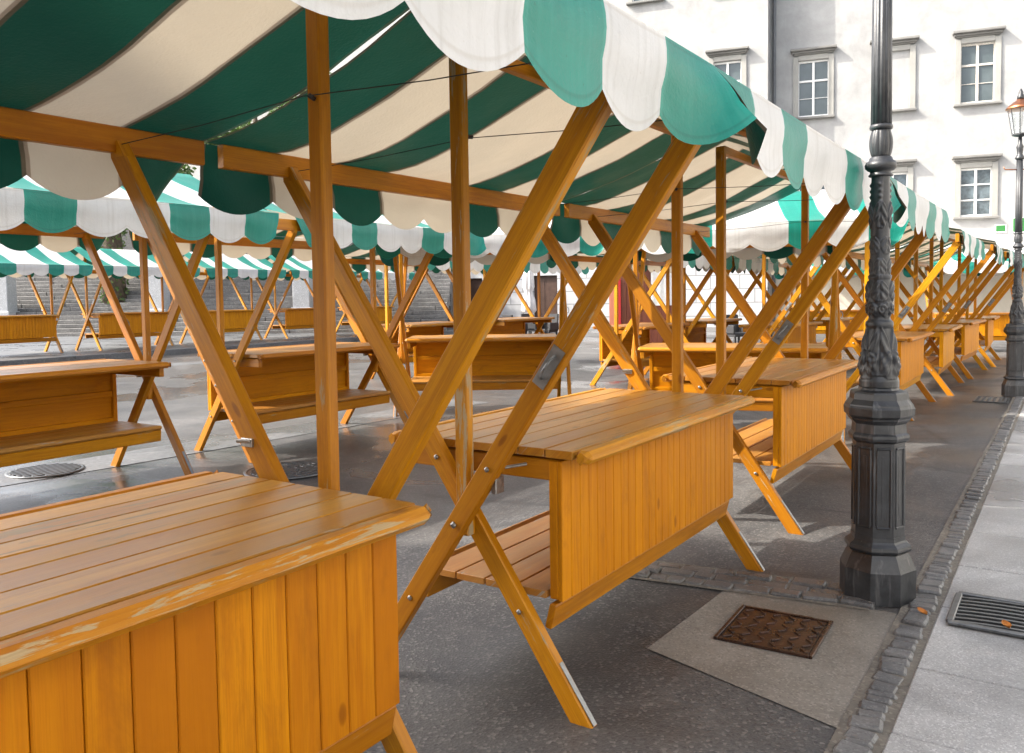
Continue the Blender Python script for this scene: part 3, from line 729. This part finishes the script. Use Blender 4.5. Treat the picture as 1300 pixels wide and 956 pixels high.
def window(cx,zs,zt,y,style='cross',w=1.28,parent=bld):
    """opening centre cx, sill zs, head zt on a wall at y (outside is -y)"""
    f=MB(); fw_=.20; W=w/2
    for s_ in (-1,1): f.box((cx+s_*(W+fw_/2-.04),y-.03,(zs+zt)/2+.05),(fw_,.07,zt-zs+.22),.006)
    f.box((cx,y-.028,zt+.115),(w-.09,.066,.20),.006)
    fr=f.build('window',M['trim'],parent)
    c=MB(); c.bar((cx-W-.26,y-.15,zt+.40),(cx+W+.26,y-.15,zt+.40),.30,.10,(0,0,1),.02); c.bar((cx-W-.20,y-.10,zt+.31),(cx+W+.20,y-.10,zt+.31),.20,.08,(0,0,1),.02); c.bar((cx-W-.14,y-.06,zt+.245),(cx+W+.14,y-.06,zt+.245),.12,.05,(0,0,1),.01)
    c.build('cornice',M['cornice'],fr)
    s_=MB(); s_.bar((cx-W-.20,y-.09,zs-.06),(cx+W+.20,y-.09,zs-.06),.19,.09,(0,0,1),.015); s_.build('sill',M['cornice'],fr)
    if style=='blind':
        b=MB(); b.box((cx,y+.06,(zs+zt)/2),(w,.04,zt-zs),.002); b.build('blind_panel',M['plaster'],fr); return
    yy=y+.09; fm=M['wworn'] if style=='worn' else M['wpaint']; q=MB(); t=.07
    for s2 in (-1,1): q.box((cx+s2*(W-t/2),yy,(zs+zt)/2),(t,.06,zt-zs),.006)
    q.box((cx,yy,zt-t/2),(w-2*t,.058,t),.006); q.box((cx,yy,zs+t/2),(w-2*t,.058,t),.006); q.box((cx,yy-.008,(zs+zt)/2),(.085,.06,zt-zs-2*t),.006)
    H=zt-zs; bars=[.64] if style!='six' else [.34,.66]
    for b in bars: 
        for s2 in (-1,1): q.box((cx+s2*(W/2-.015),yy-.004,zs+H*b),(W-t-.05,.052,.075 if style!='six' else .05),.006)
    if style!='six':
        for s2 in (-1,1): q.box((cx+s2*(W/2-.015),yy,zs+H*.33),(W-t-.05,.03,.022),.003)
    q.build('sash',fm,fr)
    g_=MB(); g_.box((cx,yy+.03,(zs+zt)/2),(w-.04,.008,H-.04),.001); g_.build('pane',M['curtain'] if style=='six' else M['wglass'],fr)
rows=[(4.22,6.02),(8.42,10.62),(13.45,15.6)]
holes=[]; wl=[]
for cx in (-4.77,-1.87,.98,3.85,6.7):
    for k,(zs,zt) in enumerate(rows):
        st='cross'
        if k==1 and cx==-1.87: st='blind'
        if k==1 and cx==.98: st='worn'
        if k==0: st='six'
        w_=1.12 if k==0 else 1.20
        holes.append((cx-w_/2,cx+w_/2,zs,zt)); wl.append((cx,zs,zt,st,w_))
wall('main_wall',-6.42,11,2.95,19,0,holes,M['plaster'])
for cx,zs,zt,st,w_ in wl: window(cx,zs,zt,0,st,w_)
wall('ground_floor_wall',-6.42,11,0,2.95,.0,[],M['beige'])
WY=-1.2
holes=[]; wl=[]
for cx in (-7.95,-11.2,-14.4,-17.6):
    for k,(zs,zt) in enumerate(rows):
        if k==0: continue
        holes.append((cx-.57,cx+.57,zs-(.05 if k==2 else 0),zt)); wl.append((cx,zs-(.05 if k==2 else 0),zt,'cross',1.14))
wall('wing_wall',-36,-6.42,2.95,19,WY,holes,M['plaster'],thick=1.7)
for cx,zs,zt,st,w_ in wl: window(cx,zs,zt,WY,st,w_)
dh=[(-16.2,-15.1,0,2.35),(-12.0,-11.1,0,2.3),(-20.6,-18.6,.4,2.3)]
wall('wing_ground_wall',-36,-6.42,0,2.95,WY,dh,M['blocks'],thick=1.7)
for a,b,c_,d_ in dh:
    m=MB(); m.box(((a+b)/2,WY+.2,(c_+d_)/2),(b-a,.06,d_-c_),.003); 
    for s_ in (-1,1): m.box(((a+b)/2+s_*(b-a)/4,WY+.165,(c_+d_)/2),((b-a)/2-.14,.02,d_-c_-.3),.01)
    m.build('door',M['door'],bld)
m=MB(); m.bar((-6.24,-.10,0),(-6.24,-.10,18.9),.13,.13,(1,0,0),.04); m.build('drainpipe',M['pipe'],bld)
m=MB(); m.bar((2.58,-.06,9.4),(2.58,-.06,19),.06,.06,(1,0,0),.02); m.bar((2.58,-.08,9.35),(2.58,-.08,10.6),.09,.09,(1,0,0),.02); m.build('conduit',M['wpaint'],bld)
def f2w(x,y,z): return P0+FD*x+Vector((-FD.y,FD.x,0))*y+Vector((0,0,z))
for x0,x1,z0,z1,lab,r in ((1.62,2.0,3.58,3.88,'small plain green rectangular sign on the white wall under the lower window',.004),(2.17,2.62,3.55,4.12,'larger rounded green sign with white border beside the second lamp post',.06)):
    e=empty('wall_sign',f2w((x0+x1)/2,-.03,(z0+z1)/2),FRZ,lab,'sign'); m=MB(); m.box((0,0,0),(x1-x0,.03,z1-z0),.004); 
    m.build('sign_border',M['wpaint'],e); m=MB(); m.box((0,-.017,0),(x1-x0-.07,.008,z1-z0-.07),.003); m.build('sign_face',M['green'],e)

# ------------------------------------------------------------------ steps, pillars, tree on the left
rh=Vector((rt.x,rt.y,0)); fh=Vector((fw.x,fw.y,0)).normalized()
def at(u,depth,z=0):      # point on the ground plan at image column u and depth along the view
    p=fh*depth+rh*((u-650)/1065.94*depth); return Vector((p.x,p.y,z))
AX=math.atan2(rh.y,rh.x)
st=empty('stone_steps',at(200,30,.24),AX,'broad weathered grey stone steps rising behind the street side stalls','steps')
m=MB(); rr=random.Random(9)
for k in range(17):
    x=-17.0
    while x<10.2:
        L=min(rr.uniform(1.2,2.6),10.3-x); m.bar((x+.008,k*.26+.30,k*.15+.072+rr.uniform(-.004,.004)),(x+L-.008,k*.26+.30+rr.uniform(-.02,.02),k*.15+.072),.62,.146,(0,0,1),.014); x+=L
m.build('step',M['steps'],st)
m=MB(); m.box((-3.4,8.2,1.27),(27.2,7.6,2.54),.01); m.build('terrace',M['steps'],st)
tw=empty('terrace_wall',at(520,36,.0),AX,'grey panelled stone wall at the right end of the terrace above the steps','wall')
m=MB(); m.box((-6,3.4,3.1),(22,.5,6.2),.02)
for x in (-3,-1.5,0,1.5,3): m.box((x,3.12,3.4),(.12,.10,1.6),.01)
m.box((0,3.11,4.25),(8,.14,.14),.01); m.box((0,3.11,2.75),(8,.14,.14),.01); m.build('wall',M['steps'],tw)
for u,d,lab in ((7,31.2,'pale square stone pillar on the steps at the left edge'),(203,31.4,'pale square stone pillar on the steps just left of the nearest brace'),(386,31.3,'pale square stone pillar on the steps left of the tall near post')):
    e=empty('stone_pillar',at(u,d,.95),AX,lab,'pillar','stone pillars standing on the steps'); m=MB(); m.box((0,0,1.35),(.62,.62,2.7),.02); m.box((0,0,.10),(.74,.74,.24),.02); m.box((0,0,2.72),(.74,.74,.12),.02); m.build('block',M['pillar'],e)
def tree(name,loc,h,r,zc,label,seed,trunk_r,n,ivy):
    rr=random.Random(seed); e=empty(name,loc,0,label,'tree'); m=MB()
    m.tube([(0,0,0),(.05,.02,h*.2),(.02,.08,h*.42),(.15,.0,h*.62),(.1,.1,h*.85)],[trunk_r*1.25,trunk_r,trunk_r*.8,trunk_r*.5,trunk_r*.15],12)
    tips=[]
    for k in range(11):
        a=rr.uniform(0,6.28); z0=h*rr.uniform(.36,.7); q=rr.uniform(.55,1)*r; p1=Vector((math.cos(a)*q*.5,math.sin(a)*q*.5,z0+h*.10)); p2=Vector((math.cos(a)*q,math.sin(a)*q,z0+h*rr.uniform(.10,.28)))
        m.tube([(.05,.05,z0),p1,p2],[trunk_r*.33,trunk_r*.2,.02],7); tips+= [p1,p2,(p1+p2)/2]
    m.build('trunk',M['bark'],e,True)
    f=MB(); cl=[]
    for k in range(46):
        base=rr.choice(tips); cl.append((base+Vector((rr.gauss(0,.5),rr.gauss(0,.5),rr.gauss(.2,.5))),rr.uniform(.35,.85)*r*.36,rr.random()))
    for k in range(n):
        c0,q,tone=rr.choice(cl); d=Vector((rr.gauss(0,1),rr.gauss(0,1),rr.gauss(0,.8))).normalized()*q*rr.random()**.45; p=c0+d; sz=rr.uniform(.07,.13)
        a=Vector((rr.gauss(0,1),rr.gauss(0,1),rr.gauss(0,.6))).normalized(); b=a.cross(Vector((rr.gauss(0,1),rr.gauss(0,1),rr.gauss(0,1)))).normalized(); tn=min(1,max(0,tone*.6+rr.random()*.4))
        f.quad([p-a*sz,p+b*sz*.6,p+a*sz,p-b*sz*.6],0,[(tn,0)]*4)
    for k in range(ivy):
        z=rr.uniform(0,h*.4); a0=rr.uniform(0,6.28); q=trunk_r*1.15+rr.uniform(0,.12); p=Vector((math.cos(a0)*q,math.sin(a0)*q,z)); a=Vector((rr.gauss(0,1),rr.gauss(0,1),rr.gauss(0,1))).normalized(); b=a.cross(Vector((rr.gauss(0,1),rr.gauss(0,1),1))).normalized(); sz=rr.uniform(.05,.1)
        f.quad([p-a*sz,p+b*sz*.6,p+a*sz,p-b*sz*.6],0,[(rr.random(),0)]*4)
    f.build('crown',M['leaf'],e)
    return e
tree('broadleaf_tree',at(147,32.2,1.4),8.5,3.2,0,'ivy clad tree on the steps seen under the far awnings at the left',3,.36,7000,500)
tree('broadleaf_tree',at(330,38.5,2.5),10,4.0,0,'leafy tree on the terrace glimpsed through the gap between the near awnings',4,.30,7000,0)

# ------------------------------------------------------------------ cafe and kiosk in the middle distance
def parasol(u,d,label,z=0):
    e=empty('closed_parasol',at(u,d,z),0,label,'parasol','closed white parasols of the cafe'); m=MB(); m.lathe([(.03,0),(.03,2.75),(.012,2.8)],10); m.build('pole',M['steel'],e,True)
    m=MB(); m.lathe([(.26,0),(.26,.06),(.06,.09)],16); m.build('foot',M['grate'],e)
    m=MB(); m.lathe([(.05,2.72),(.10,2.5),(.15,2.1),(.17,1.75),(.10,1.62),(.19,1.35),(.23,1.0),(.17,.92)],32,fn=lambda t,z:.03*math.cos(t*8)); m.build('folded_cloth',M['whitecloth'],e,True)
parasol(622,27,'closed white parasol left of the second, beyond the centre braces'); parasol(672,27.5,'closed white parasol right of the first, beyond the centre braces')
def chair():
    e=empty('cafe_chair'); m=MB(); m.box((0,0,.43),(.5,.5,.10),.02); m.build('seat',M['black'],e); m=MB(); m.bar((0,.24,.42),(0,.30,.92),.07,.5,(1,0,0),.02); m.build('backrest',M['black'],e)
    for sx in (-1,1):
        m=MB(); m.box((sx*.26,0,.56),(.06,.48,.22),.02); m.build('armrest',M['black'],e)
        for sy in (-1,1): m=MB(); m.box((sx*.22,sy*.21,.19),(.05,.05,.38),.005); m.build('leg',M['black'],e)
    return e
ch=chair(); first=True
for i,(u,d,rz,lab) in enumerate(((604,25.5,.3,'black cafe armchair left of the closed parasols'),(655,25,2.2,'black cafe armchair between the two closed parasols'),(678,26,1.1,'black cafe armchair under the right closed parasol'),(694,25,-.6,'black cafe armchair right of both closed parasols'),(936,21,.4,'black cafe armchair before the white block wall'),(968,22,1.4,'black cafe armchair next to the pale wall, farther right'))):
    o=ch if i==0 else copy_tree(ch); o.location=at(u,d); o.rotation_euler=(0,0,AX+rz); tag(o,lab,'chair','black cafe armchairs')
def ctable(u,d,lab):
    e=empty('cafe_table',at(u,d),AX,lab,'table','grey cafe tables'); m=MB(); m.box((0,0,.735),(1.3,.75,.04),.006); m.build('table_top',M['tabletop'],e)
    for sx in (-1,1):
        for sy in (-1,1): m=MB(); m.box((sx*.58,sy*.31,.357),(.05,.05,.714),.004); m.build('leg',M['black'],e)
ctable(668,24,'grey cafe table under the right closed parasol'); ctable(612,24.5,'grey cafe table before the left closed parasol')
kp=at(822,23.5); k=empty('wooden_kiosk',kp,AX,'closed red brown wooden kiosk beyond the far stalls','kiosk')
m=MB(); m.box((0,.9,1.2),(1.7,1.8,2.4),.02)
for i in range(12): m.bar((-.80+.145*i,-.01,.05),(-.80+.145*i,-.01,2.35),.02,.135,(1,0,0),.004)
m.build('body',M['kiosk'],k); m=MB(); m.box((0,.85,2.46),(2.0,2.2,.12),.02); m.build('roof',M['pipe'],k)
m=MB(); m.box((-.80,-.06,1.15),(.12,.06,1.5),.01); m.build('red_banner',M['red'],k)
m=MB(); m.grid(lambda i,j:Vector((.10+.62*i/12,-.07-.02*math.sin(i*1.6),2.1-.95*j/4)),lambda i,j:(i/12,j/4),12,4); m.build('white_curtain',M['whitecloth'],k,True)
# long white awning over the shop fronts
aw=empty('shop_awning',f2w(.2,0,0),FRZ,'long plain white awning along the ground floor of the white building','awning')
m=MB(); m.grid(lambda i,j:Vector((-5.5+9.5*i/20,-2.2+2.15*j/6,2.45+.75*(j/6)-.05*math.sin(math.pi*j/6))),lambda i,j:(i,j),20,6); m.grid(lambda i,j:Vector((-5.5+9.5*i/40,-2.2,2.45-.24*j/2)),lambda i,j:(i,j),40,2); m.build('cloth',M['whitecloth'],aw,True)
m=MB()
for x in (-5.3,-.8,3.8): m.tube([(x,-.02,2.4),(x,-2.15,2.43)],.02,8)
m.build('bracket',M['pipe'],aw)

# ------------------------------------------------------------------ town house out of frame whose shadow covers the near stalls
et=Vector((TR.x,TR.y,0)).normalized(); ek=Vector((-et.y,et.x,0))
tanel=-TR.z/math.hypot(TR.x,TR.y)
W0=1.5; K1=4.9; T0=-18
hgt=W0-tanel*T0
th=empty('town_house',et*T0+ek*K1,math.atan2(ek.y,ek.x),'tall ochre town house standing across the square outside the frame','building')
m=MB(); m.box((-14,5.0,hgt/2),(28,10,hgt),.02); m.build('wall',M['shade_bld'],th)
for zz in (3.5,7,10.5,14):
    for xx in range(-26,0,3):
        m=MB(); m.box((xx+.5,-.02,zz),(1.1,.08,1.7),.02); m.build('window',M['wglass'],th)

rw=empty('bounce_light_house',(8,-7.5,0),math.pi,'pale plastered house added outside the frame on the right to bounce sunlight','building')  # unseen house added to bounce sunlight onto the awning fronts
M['rightplaster']=plaster('bounce_light_plaster',(.74,.73,.70),(.66,.65,.62))
m=MB(); m.box((0,3.0,4.5),(44,6,9),.02); m.build('wall',M['rightplaster'],rw)
for xx in range(-20,21,4):
    for zz in (1.9,5.9):
        m=MB(); m.box((xx,-.02,zz),(1.1,.08,1.7),.02); m.build('window',M['wglass'],rw)
